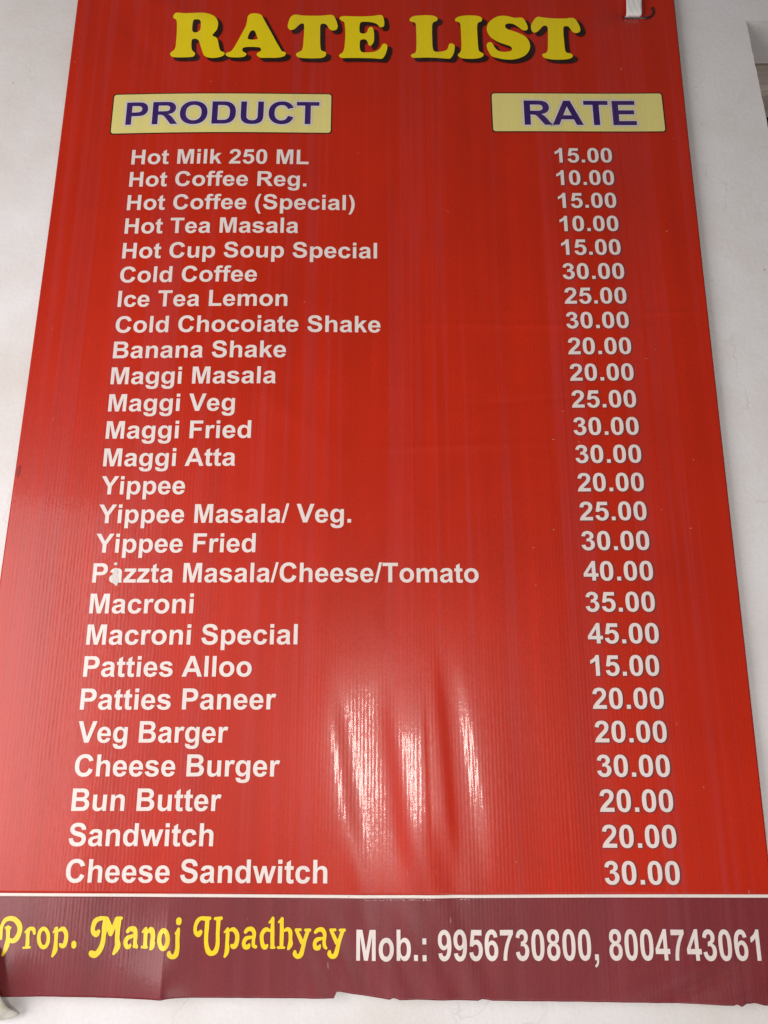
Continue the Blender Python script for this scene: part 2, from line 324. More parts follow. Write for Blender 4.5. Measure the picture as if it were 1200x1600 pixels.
# ------------------------------------------------------------------ lettering
FONT = """
0|1139|M563 1472Q776 1472 896 1320Q1039 1140 1039 723Q1039 307 895 125Q776 -25 563 -25Q349 -25 218 139.5Q87 304 87 726Q87 1140 231 1322Q350 1472 563 1472ZM563 1239Q512 1239 472 1206.5Q432 1174 410 1090Q381 981 381 723Q381 465 407 368.5Q433 272 472.5 240Q512 208 563 208Q614 208 654 240.5Q694 273 716 357Q745 465 745 723Q745 981 719 1077.5Q693 1174 653.5 1206.5Q614 1239 563 1239Z
1|1139|M806 0H525V1059Q371 915 162 846V1101Q272 1137 401 1237.5Q530 1338 578 1472H806Z
2|1139|M1036 261V0H51Q67 148 147 280.5Q227 413 463 632Q653 809 696 872Q754 959 754 1044Q754 1138 703.5 1188.5Q653 1239 564 1239Q476 1239 424 1186Q372 1133 364 1010L84 1038Q109 1270 241 1371Q373 1472 571 1472Q788 1472 912 1355Q1036 1238 1036 1064Q1036 965 1000.5 875.5Q965 786 888 688Q837 623 704 501Q571 379 535.5 339Q500 299 478 261Z
3|1139|M77 389L349 422Q362 318 419 263Q476 208 557 208Q644 208 703.5 274Q763 340 763 452Q763 558 706 620Q649 682 567 682Q513 682 438 661L469 890Q583 887 643 939.5Q703 992 703 1079Q703 1153 659 1197Q615 1241 542 1241Q470 1241 419 1191Q368 1141 357 1045L98 1089Q125 1222 179.5 1301.5Q234 1381 331.5 1426.5Q429 1472 550 1472Q757 1472 882 1340Q985 1232 985 1096Q985 903 774 788Q900 761 975.5 667Q1051 573 1051 440Q1051 247 910 111Q769 -25 559 -25Q360 -25 229 89.5Q98 204 77 389Z
4|1139|M638 0V295H38V541L674 1472H910V542H1092V295H910V0ZM638 542V1043L301 542Z
5|1139|M91 377L371 406Q383 311 442 255.5Q501 200 578 200Q666 200 727 271.5Q788 343 788 487Q788 622 727.5 689.5Q667 757 570 757Q449 757 353 650L125 683L269 1446H1012V1183H482L438 934Q532 981 630 981Q817 981 947 845Q1077 709 1077 492Q1077 311 972 169Q829 -25 575 -25Q372 -25 244 84Q116 193 91 377Z
6|1139|M1034 1107L762 1077Q752 1161 710 1201Q668 1241 601 1241Q512 1241 450.5 1161Q389 1081 373 828Q478 952 634 952Q810 952 935.5 818Q1061 684 1061 472Q1061 247 929 111Q797 -25 590 -25Q368 -25 225 147.5Q82 320 82 713Q82 1116 231 1294Q380 1472 618 1472Q785 1472 894.5 1378.5Q1004 1285 1034 1107ZM397 495Q397 358 460 283.5Q523 209 604 209Q682 209 734 270Q786 331 786 470Q786 613 730 679.5Q674 746 590 746Q509 746 453 682.5Q397 619 397 495Z
7|1139|M85 1186V1447H1046V1242Q927 1125 804 906Q681 687 616.5 440.5Q552 194 553 0H282Q289 304 407.5 620Q526 936 724 1186Z
8|1139|M328 791Q219 837 169.5 917.5Q120 998 120 1094Q120 1258 234.5 1365Q349 1472 560 1472Q769 1472 884.5 1365Q1000 1258 1000 1094Q1000 992 947 912.5Q894 833 798 791Q920 742 983.5 648Q1047 554 1047 431Q1047 228 917.5 101Q788 -26 573 -26Q373 -26 240 79Q84 203 84 419Q84 538 143 637.5Q202 737 328 791ZM386 1074Q386 990 433.5 943Q481 896 560 896Q640 896 688 943.5Q736 991 736 1075Q736 1154 688.5 1201.5Q641 1249 563 1249Q482 1249 434 1201Q386 1153 386 1074ZM359 447Q359 331 418.5 266Q478 201 567 201Q654 201 711 263.5Q768 326 768 444Q768 547 710 609.5Q652 672 563 672Q460 672 409.5 601Q359 530 359 447Z
.|569|M147 0V281H428V0Z
,|569|M142 281H423V80Q423 -47 401 -120.5Q379 -194 317.5 -252Q256 -310 161 -343L106 -227Q196 -197 234 -145Q272 -93 274 0H142Z
:|682|M201 780V1061H482V780ZM201 0V281H482V0Z
/|569|M-2 -25L363 1497H571L204 -25Z
(|682|M587 -431H394Q241 -200 161 49Q81 298 81 531Q81 820 180 1078Q266 1302 397 1491H589Q453 1190 402 978.5Q351 767 351 530Q351 367 381.5 196Q412 25 464 -129Q498 -230 587 -431Z
A|1479|M1471 0H1149L1021 333H435L314 0H0L571 1466H884ZM926 580L724 1124L526 580Z
B|1479|M150 1466H736Q910 1466 995.5 1451.5Q1081 1437 1148.5 1391Q1216 1345 1261 1268.5Q1306 1192 1306 1097Q1306 994 1250.5 908Q1195 822 1100 779Q1234 740 1306 646Q1378 552 1378 425Q1378 325 1331.5 230.5Q1285 136 1204.5 79.5Q1124 23 1006 10Q932 2 649 0H150ZM446 1222V883H640Q813 883 855 888Q931 897 974.5 940.5Q1018 984 1018 1055Q1018 1123 980.5 1165.5Q943 1208 869 1217Q825 1222 616 1222ZM446 639V247H720Q880 247 923 256Q989 268 1030.5 314.5Q1072 361 1072 439Q1072 505 1040 551Q1008 597 947.5 618Q887 639 685 639Z
C|1479|M1087 539L1374 448Q1308 208 1154.5 91.5Q1001 -25 765 -25Q473 -25 285 174.5Q97 374 97 720Q97 1086 286 1288.5Q475 1491 783 1491Q1052 1491 1220 1332Q1320 1238 1370 1062L1077 992Q1051 1106 968.5 1172Q886 1238 768 1238Q605 1238 503.5 1121Q402 1004 402 742Q402 464 502 346Q602 228 762 228Q880 228 965 303Q1050 378 1087 539Z
D|1479|M148 1466H689Q872 1466 968 1438Q1097 1400 1189 1303Q1281 1206 1329 1065.5Q1377 925 1377 719Q1377 538 1332 407Q1277 247 1175 148Q1098 73 967 31Q869 0 705 0H148ZM444 1218V247H665Q789 247 844 261Q916 279 963.5 322Q1011 365 1041 463.5Q1071 562 1071 732Q1071 902 1041 993Q1011 1084 957 1135Q903 1186 820 1204Q758 1218 577 1218Z
E|1366|M149 0V1466H1236V1218H445V893H1181V646H445V247H1264V0Z
F|1251|M151 0V1466H1156V1218H447V871H1059V623H447V0Z
H|1479|M150 0V1466H446V889H1026V1466H1322V0H1026V641H446V0Z
I|569|M140 0V1466H436V0Z
L|1251|M157 0V1454H453V247H1189V0Z
M|1706|M145 0V1466H588L854 466L1117 1466H1561V0H1286V1154L995 0H710L420 1154V0Z
O|1593|M89 724Q89 948 156 1100Q206 1212 292.5 1301Q379 1390 482 1433Q619 1491 798 1491Q1122 1491 1316.5 1290Q1511 1089 1511 731Q1511 376 1318 175.5Q1125 -25 802 -25Q475 -25 282 174.5Q89 374 89 724ZM394 734Q394 485 509 356.5Q624 228 801 228Q978 228 1091.5 355.5Q1205 483 1205 738Q1205 990 1094.5 1114Q984 1238 801 1238Q618 1238 506 1112.5Q394 987 394 734Z
P|1366|M149 0V1466H624Q894 1466 976 1444Q1102 1411 1187 1300.5Q1272 1190 1272 1015Q1272 880 1223 788Q1174 696 1098.5 643.5Q1023 591 945 574Q839 553 638 553H445V0ZM445 1218V802H607Q782 802 841 825Q900 848 933.5 897Q967 946 967 1011Q967 1091 920 1143Q873 1195 801 1208Q748 1218 588 1218Z
R|1479|M150 0V1466H773Q1008 1466 1114.5 1426.5Q1221 1387 1285 1286Q1349 1185 1349 1055Q1349 890 1252 782.5Q1155 675 962 647Q1058 591 1120.5 524Q1183 457 1289 286L1468 0H1114L900 319Q786 490 744 534.5Q702 579 655 595.5Q608 612 506 612H446V0ZM446 846H665Q878 846 931 864Q984 882 1014 926Q1044 970 1044 1036Q1044 1110 1004.5 1155.5Q965 1201 893 1213Q857 1218 677 1218H446Z
S|1366|M74 477L362 505Q388 360 467.5 292Q547 224 682 224Q825 224 897.5 284.5Q970 345 970 426Q970 478 939.5 514.5Q909 551 833 578Q781 596 596 642Q358 701 262 787Q127 908 127 1082Q127 1194 190.5 1291.5Q254 1389 373.5 1440Q493 1491 662 1491Q938 1491 1077.5 1370Q1217 1249 1224 1047L928 1034Q909 1147 846.5 1196.5Q784 1246 659 1246Q530 1246 457 1193Q410 1159 410 1102Q410 1050 454 1013Q510 966 726 915Q942 864 1045.5 809.5Q1149 755 1207.5 660.5Q1266 566 1266 427Q1266 301 1196 191Q1126 81 998 27.5Q870 -26 679 -26Q401 -26 252 102.5Q103 231 74 477Z
T|1251|M479 0V1218H44V1466H1209V1218H775V0Z
U|1479|M147 1466H443V672Q443 483 454 427Q473 337 544.5 282.5Q616 228 740 228Q866 228 930 279.5Q994 331 1007 406Q1020 481 1020 655V1466H1316V696Q1316 432 1292 323Q1268 214 1203.5 139Q1139 64 1031 19.5Q923 -25 749 -25Q539 -25 430.5 23.5Q322 72 259 149.5Q196 227 176 312Q147 438 147 684Z
V|1366|M523 0L-1 1466H320L691 381L1050 1466H1364L839 0Z
Y|1366|M534 0V617L-3 1466H344L689 886L1027 1466H1368L829 615V0Z
a|1139|M357 738L102 784Q145 938 250 1012Q355 1086 562 1086Q750 1086 842 1041.5Q934 997 971.5 928.5Q1009 860 1009 677L1006 349Q1006 209 1019.5 142.5Q1033 76 1070 0H792Q781 28 765 83Q758 108 755 116Q683 46 601 11Q519 -24 426 -24Q262 -24 167.5 65Q73 154 73 290Q73 380 116 450.5Q159 521 236.5 558.5Q314 596 460 624Q657 661 733 693V721Q733 802 693 836.5Q653 871 542 871Q467 871 425 841.5Q383 812 357 738ZM733 510Q679 492 562 467Q445 442 409 418Q354 379 354 319Q354 260 398 217Q442 174 510 174Q586 174 655 224Q706 262 722 317Q733 353 733 454Z
b|1251|M135 0V1466H416V938Q546 1086 724 1086Q918 1086 1045 945.5Q1172 805 1172 542Q1172 270 1042.5 123Q913 -24 728 -24Q637 -24 548.5 21.5Q460 67 396 156V0ZM414 554Q414 389 466 310Q539 198 660 198Q753 198 818.5 277.5Q884 357 884 528Q884 710 818 790.5Q752 871 649 871Q548 871 481 792.5Q414 714 414 554Z
c|1139|M1073 748L796 698Q782 781 732.5 823Q683 865 604 865Q499 865 436.5 792.5Q374 720 374 550Q374 361 437.5 283Q501 205 608 205Q688 205 739 250.5Q790 296 811 407L1087 360Q1044 170 922 73Q800 -24 595 -24Q362 -24 223.5 123Q85 270 85 530Q85 793 224 939.5Q363 1086 600 1086Q794 1086 908.5 1002.5Q1023 919 1073 748Z
d|1251|M1120 0H859V156Q794 65 705.5 20.5Q617 -24 527 -24Q344 -24 213.5 123.5Q83 271 83 535Q83 805 210 945.5Q337 1086 531 1086Q709 1086 839 938V1466H1120ZM370 554Q370 384 417 308Q485 198 607 198Q704 198 772 280.5Q840 363 840 527Q840 710 774 790.5Q708 871 605 871Q505 871 437.5 791.5Q370 712 370 554Z
e|1139|M762 338L1042 291Q988 137 871.5 56.5Q755 -24 580 -24Q303 -24 170 157Q65 302 65 523Q65 787 203 936.5Q341 1086 552 1086Q789 1086 926 929.5Q1063 773 1057 450H353Q356 325 421 255.5Q486 186 583 186Q649 186 694 222Q739 258 762 338ZM778 622Q775 744 715 807.5Q655 871 569 871Q477 871 417 804Q357 737 358 622Z
f|682|M24 1062H180V1142Q180 1276 208.5 1342Q237 1408 313.5 1449.5Q390 1491 507 1491Q627 1491 742 1455L704 1259Q637 1275 575 1275Q514 1275 487.5 1246.5Q461 1218 461 1137V1062H671V841H461V0H180V841H24Z
g|1251|M121 -70L442 -109Q450 -165 479 -186Q519 -216 605 -216Q715 -216 770 -183Q807 -161 826 -112Q839 -77 839 17V172Q713 0 521 0Q307 0 182 181Q84 324 84 537Q84 804 212.5 945Q341 1086 532 1086Q729 1086 857 913V1062H1120V109Q1120 -79 1089 -172Q1058 -265 1002 -318Q946 -371 852.5 -401Q759 -431 616 -431Q346 -431 233 -338.5Q120 -246 120 -104Q120 -90 121 -70ZM372 553Q372 384 437.5 305.5Q503 227 599 227Q702 227 773 307.5Q844 388 844 546Q844 711 776 791Q708 871 604 871Q503 871 437.5 792.5Q372 714 372 553Z
h|1251|M427 1466V927Q563 1086 752 1086Q849 1086 927 1050Q1005 1014 1044.5 958Q1084 902 1098.5 834Q1113 766 1113 623V0H832V561Q832 728 816 773Q800 818 759.5 844.5Q719 871 658 871Q588 871 533 837Q478 803 452.5 734.5Q427 666 427 532V0H146V1466Z
i|569|M147 1206V1466H428V1206ZM147 0V1062H428V0Z
k|1139|M137 0V1466H418V688L747 1062H1093L730 674L1119 0H816L549 477L418 340V0Z
l|569|M147 0V1466H428V0Z
m|1821|M126 1062H385V917Q524 1086 716 1086Q818 1086 893 1044Q968 1002 1016 917Q1086 1002 1167 1044Q1248 1086 1340 1086Q1457 1086 1538 1038.5Q1619 991 1659 899Q1688 831 1688 679V0H1407V607Q1407 765 1378 811Q1339 871 1258 871Q1199 871 1147 835Q1095 799 1072 729.5Q1049 660 1049 510V0H768V582Q768 737 753 782Q738 827 706.5 849Q675 871 621 871Q556 871 504 836Q452 801 429.5 735Q407 669 407 516V0H126Z
n|1251|M1113 0H832V542Q832 714 814 764.5Q796 815 755.5 843Q715 871 658 871Q585 871 527 831Q469 791 447.5 725Q426 659 426 481V0H145V1062H406V906Q545 1086 756 1086Q849 1086 926 1052.5Q1003 1019 1042.5 967Q1082 915 1097.5 849Q1113 783 1113 660Z
o|1251|M82 546Q82 686 151 817Q220 948 346.5 1017Q473 1086 629 1086Q870 1086 1024 929.5Q1178 773 1178 534Q1178 293 1022.5 134.5Q867 -24 631 -24Q485 -24 352.5 42Q220 108 151 235.5Q82 363 82 546ZM370 531Q370 373 445 289Q520 205 630 205Q740 205 814.5 289Q889 373 889 533Q889 689 814.5 773Q740 857 630 857Q520 857 445 773Q370 689 370 531Z
p|1251|M139 1062H401V906Q452 986 539 1036Q626 1086 732 1086Q917 1086 1046 941Q1175 796 1175 537Q1175 271 1045 123.5Q915 -24 730 -24Q642 -24 570.5 11Q499 46 420 131V-404H139ZM417 549Q417 370 488 284.5Q559 199 661 199Q759 199 824 277.5Q889 356 889 535Q889 702 822 783Q755 864 656 864Q553 864 485 784.5Q417 705 417 549Z
r|797|M416 0H135V1062H396V911Q463 1018 516.5 1052Q570 1086 638 1086Q734 1086 823 1033L736 788Q665 834 604 834Q545 834 504 801.5Q463 769 439.5 684Q416 599 416 328Z
s|1139|M48 303L330 346Q348 264 403 221.5Q458 179 557 179Q666 179 721 219Q758 247 758 294Q758 326 738 347Q717 367 644 384Q304 459 213 521Q87 607 87 760Q87 898 196 992Q305 1086 534 1086Q752 1086 858 1015Q964 944 1004 805L739 756Q722 818 674.5 851Q627 884 539 884Q428 884 380 853Q348 831 348 796Q348 766 376 745Q414 717 638.5 666Q863 615 952 541Q1040 466 1040 332Q1040 186 918 81Q796 -24 557 -24Q340 -24 213.5 64Q87 152 48 303Z
t|682|M634 1062V838H442V410Q442 280 447.5 258.5Q453 237 472.5 223Q492 209 520 209Q559 209 633 236L657 18Q559 -24 435 -24Q359 -24 298 1.5Q237 27 208.5 67.5Q180 108 169 177Q160 226 160 375V838H31V1062H160V1273L442 1437V1062Z
u|1251|M846 0V159Q788 74 693.5 25Q599 -24 494 -24Q387 -24 302 23Q217 70 179 155Q141 240 141 390V1062H422V574Q422 350 437.5 299.5Q453 249 494 219.5Q535 190 598 190Q670 190 727 229.5Q784 269 805 327.5Q826 386 826 614V1062H1107V0Z
w|1593|M348 0L12 1062H285L484 366L667 1062H938L1115 366L1318 1062H1595L1254 0H984L801 683L621 0Z
z|1024|M32 0V219L430 676Q528 788 575 835Q526 832 446 831L71 829V1062H951V863L545 395L402 241Q519 248 547 248H982V0Z
"""
TITLE = {
 'R': [[(42.7,257.3),(44.5,261.5),(48.4,263.4),(59.8,262.1),(72.6,262.5),(85.5,263.3),(95.2,261.8),(104.3,257.1),(109.6,249.0),(110.9,240.1),(109.0,231.2),(103.4,222.4),(108.9,218.4),(111.8,213.5),(113.6,204.7),(115.6,196.8),(118.2,192.9),(122.2,191.3),(123.1,188.6),(121.0,184.8),(114.0,181.9),(104.6,181.1),(98.2,182.3),(93.6,185.1),(91.4,189.0),(88.6,197.2),(85.6,207.0),(83.4,212.9),(79.5,215.9),(75.2,215.9),(73.0,213.0),(73.0,205.2),(74.0,197.4),(76.1,193.5),(79.0,190.5),(79.2,186.6),(75.9,183.4),(66.5,182.6),(53.8,182.7),(45.8,184.2),(42.7,188.1),(43.4,192.0),(47.4,195.8),(49.7,201.6),(49.9,213.3),(49.8,229.0),(49.1,242.9),(48.0,249.9),(45.6,252.9),(43.2,254.5)],[(73.8,249.5),(77.4,250.8),(81.7,250.4),(84.5,247.4),(85.2,240.4),(84.8,233.5),(81.9,229.0),(77.2,227.5),(73.9,229.1),(72.5,233.7),(72.6,242.6)]],
 'A': [[(156.4,260.9),(161.1,263.3),(167.6,263.2),(174.1,260.7),(177.9,254.0),(183.6,242.0),(191.4,226.1),(198.3,211.3),(204.3,199.6),(207.6,193.7),(212.9,191.7),(213.3,187.8),(210.3,184.0),(200.9,181.6),(188.3,181.4),(177.2,181.5),(172.7,184.1),(170.7,187.2),(172.1,190.7),(176.0,193.1),(176.6,197.0),(174.6,200.0),(166.9,201.0),(155.8,201.0),(150.4,199.5),(148.9,196.4),(150.2,192.5),(154.8,189.5),(155.2,186.6),(151.9,183.2),(144.0,181.9),(134.5,182.1),(128.2,183.5),(124.8,187.0),(126.5,190.5),(132.4,193.1),(136.8,200.5),(142.5,214.0),(148.2,228.7),(152.2,239.5),(153.7,249.4),(154.2,256.4)],[(160.9,230.9),(164.1,231.4),(166.7,229.0),(169.3,221.5),(170.8,216.0),(166.4,214.5),(160.0,214.6),(156.1,216.2),(156.8,221.7),(158.7,227.6)]],
 'T': [[(218.4,256.5),(222.3,260.4),(227.1,261.5),(236.7,259.8),(251.2,259.4),(265.6,259.6),(276.8,260.9),(282.5,259.6),(285.8,253.6),(288.3,245.6),(289.3,238.6),(287.7,233.7),(283.7,231.8),(279.2,232.6),(275.7,236.8),(273.2,241.8),(269.1,244.5),(265.1,243.9),(263.3,240.0),(263.4,228.1),(263.7,212.4),(264.4,200.7),(266.1,194.9),(271.7,192.5),(273.0,189.0),(271.5,184.2),(265.6,181.3),(253.0,180.7),(240.4,181.1),(232.4,182.5),(228.9,186.1),(229.1,189.5),(233.0,192.4),(236.8,195.3),(238.5,203.0),(239.0,214.7),(239.5,228.5),(239.2,240.3),(238.0,244.3),(234.0,244.3),(230.1,240.4),(226.2,235.5),(221.5,232.6),(217.5,233.5),(215.0,237.7),(214.8,242.6),(216.2,249.5)]],
 'E': [[(292.1,255.1),(294.5,257.8),(300.9,258.5),(313.7,257.8),(329.8,257.7),(342.6,258.4),(350.6,259.8),(355.4,259.2),(357.8,254.6),(359.0,246.6),(358.6,239.7),(355.4,237.1),(351.9,237.8),(349.8,241.2),(345.8,244.4),(337.8,246.9),(329.8,247.6),(324.2,246.7),(322.2,242.1),(321.9,233.3),(322.8,227.7),(326.8,225.7),(330.7,226.2),(333.6,229.2),(335.0,234.7),(338.6,237.8),(341.8,235.9),(343.4,229.0),(343.9,219.2),(343.5,211.4),(341.1,205.6),(338.3,203.1),(335.6,205.2),(334.0,210.5),(331.6,214.5),(326.8,215.1),(323.3,213.2),(322.6,207.8),(322.7,199.0),(324.6,193.1),(329.3,191.2),(338.0,191.4),(345.9,192.9),(352.2,197.6),(356.2,205.4),(360.1,206.7),(363.3,203.3),(362.9,195.6),(360.4,186.9),(356.9,180.6),(353.0,179.3),(342.8,180.4),(327.0,181.1),(308.1,181.4),(297.1,181.3),(293.1,183.3),(292.3,186.4),(294.6,189.1),(297.8,192.1),(299.7,199.3),(300.7,211.9),(301.0,227.6),(300.2,239.5),(299.1,246.4),(296.2,249.4),(293.0,251.9)]],
 'L': [[(396.9,250.5),(398.7,254.2),(404.1,257.2),(413.7,258.2),(423.3,258.4),(431.7,257.5),(437.1,254.8),(438.8,251.5),(437.5,247.7),(433.3,245.6),(430.9,241.9),(430.1,230.8),(430.1,216.1),(430.3,201.5),(431.8,193.4),(435.3,190.9),(441.2,190.9),(448.3,192.5),(452.6,196.1),(454.5,203.3),(457.5,205.9),(461.0,204.7),(463.1,201.0),(462.5,192.3),(460.0,184.4),(456.9,179.4),(453.9,178.0),(445.7,178.8),(434.0,180.0),(419.8,180.6),(408.0,180.3),(401.0,180.8),(398.3,183.7),(399.3,186.6),(403.4,188.7),(405.8,192.3),(406.5,201.8),(406.7,216.4),(406.6,231.1),(406.3,240.0),(404.6,244.8),(400.4,246.3),(397.5,247.6)]],
 'I': [[(464.8,249.3),(466.9,252.9),(472.4,255.8),(480.8,257.1),(489.2,257.3),(498.7,256.3),(504.0,253.5),(505.1,249.8),(503.8,246.1),(499.6,243.9),(497.6,238.8),(497.2,227.0),(497.4,212.3),(497.8,197.7),(499.1,191.1),(503.1,188.2),(505.3,185.2),(504.0,181.7),(498.7,178.8),(490.4,177.5),(481.0,177.6),(472.8,178.9),(468.2,182.1),(467.6,185.3),(470.1,188.6),(472.2,192.2),(473.1,200.9),(473.1,215.5),(472.9,230.2),(472.6,239.8),(470.9,244.3),(467.4,245.9),(465.2,246.9)]],
 'S': [[(511.7,233.0),(514.0,242.2),(521.1,250.5),(529.4,255.5),(537.6,256.5),(545.7,255.2),(553.7,252.6),(560.5,253.0),(565.2,252.9),(568.4,249.0),(571.4,241.4),(572.7,233.8),(570.9,229.7),(566.8,228.9),(563.5,230.6),(558.3,235.7),(551.8,240.8),(545.1,242.1),(540.3,240.5),(539.2,236.0),(542.0,231.8),(549.9,228.3),(559.2,224.0),(567.0,218.9),(572.0,212.2),(574.5,203.1),(573.1,193.2),(567.4,184.3),(558.4,178.6),(547.7,175.8),(537.0,176.0),(526.5,178.2),(517.3,182.1),(512.9,189.9),(510.5,199.0),(511.1,204.7),(514.9,207.7),(518.8,205.8),(521.3,199.6),(525.7,193.0),(532.3,190.0),(540.3,189.9),(546.4,191.9),(547.5,196.0),(544.7,200.2),(536.8,203.6),(526.3,208.7),(517.2,216.3),(512.8,224.6)]],
 'T2': [[(578.8,241.3),(583.3,249.7),(588.3,254.7),(594.4,254.2),(605.1,252.7),(618.6,252.2),(630.8,252.4),(637.6,253.5),(642.9,252.5),(646.6,247.1),(649.5,238.7),(650.7,230.3),(648.6,225.3),(643.8,223.7),(639.2,225.8),(636.2,231.3),(633.2,236.4),(628.5,236.9),(625.9,234.0),(625.2,222.3),(625.3,205.7),(625.6,194.2),(627.5,188.4),(633.4,186.7),(636.3,183.4),(635.0,179.3),(628.8,176.4),(616.8,175.4),(604.9,175.9),(595.7,178.2),(591.9,181.8),(592.3,185.6),(596.9,187.6),(599.8,192.0),(601.0,202.7),(601.8,217.6),(602.5,230.9),(601.5,236.8),(597.6,238.2),(593.3,234.7),(589.0,229.1),(584.1,225.3),(580.1,225.9),(577.9,230.4),(577.6,236.3)]],
}
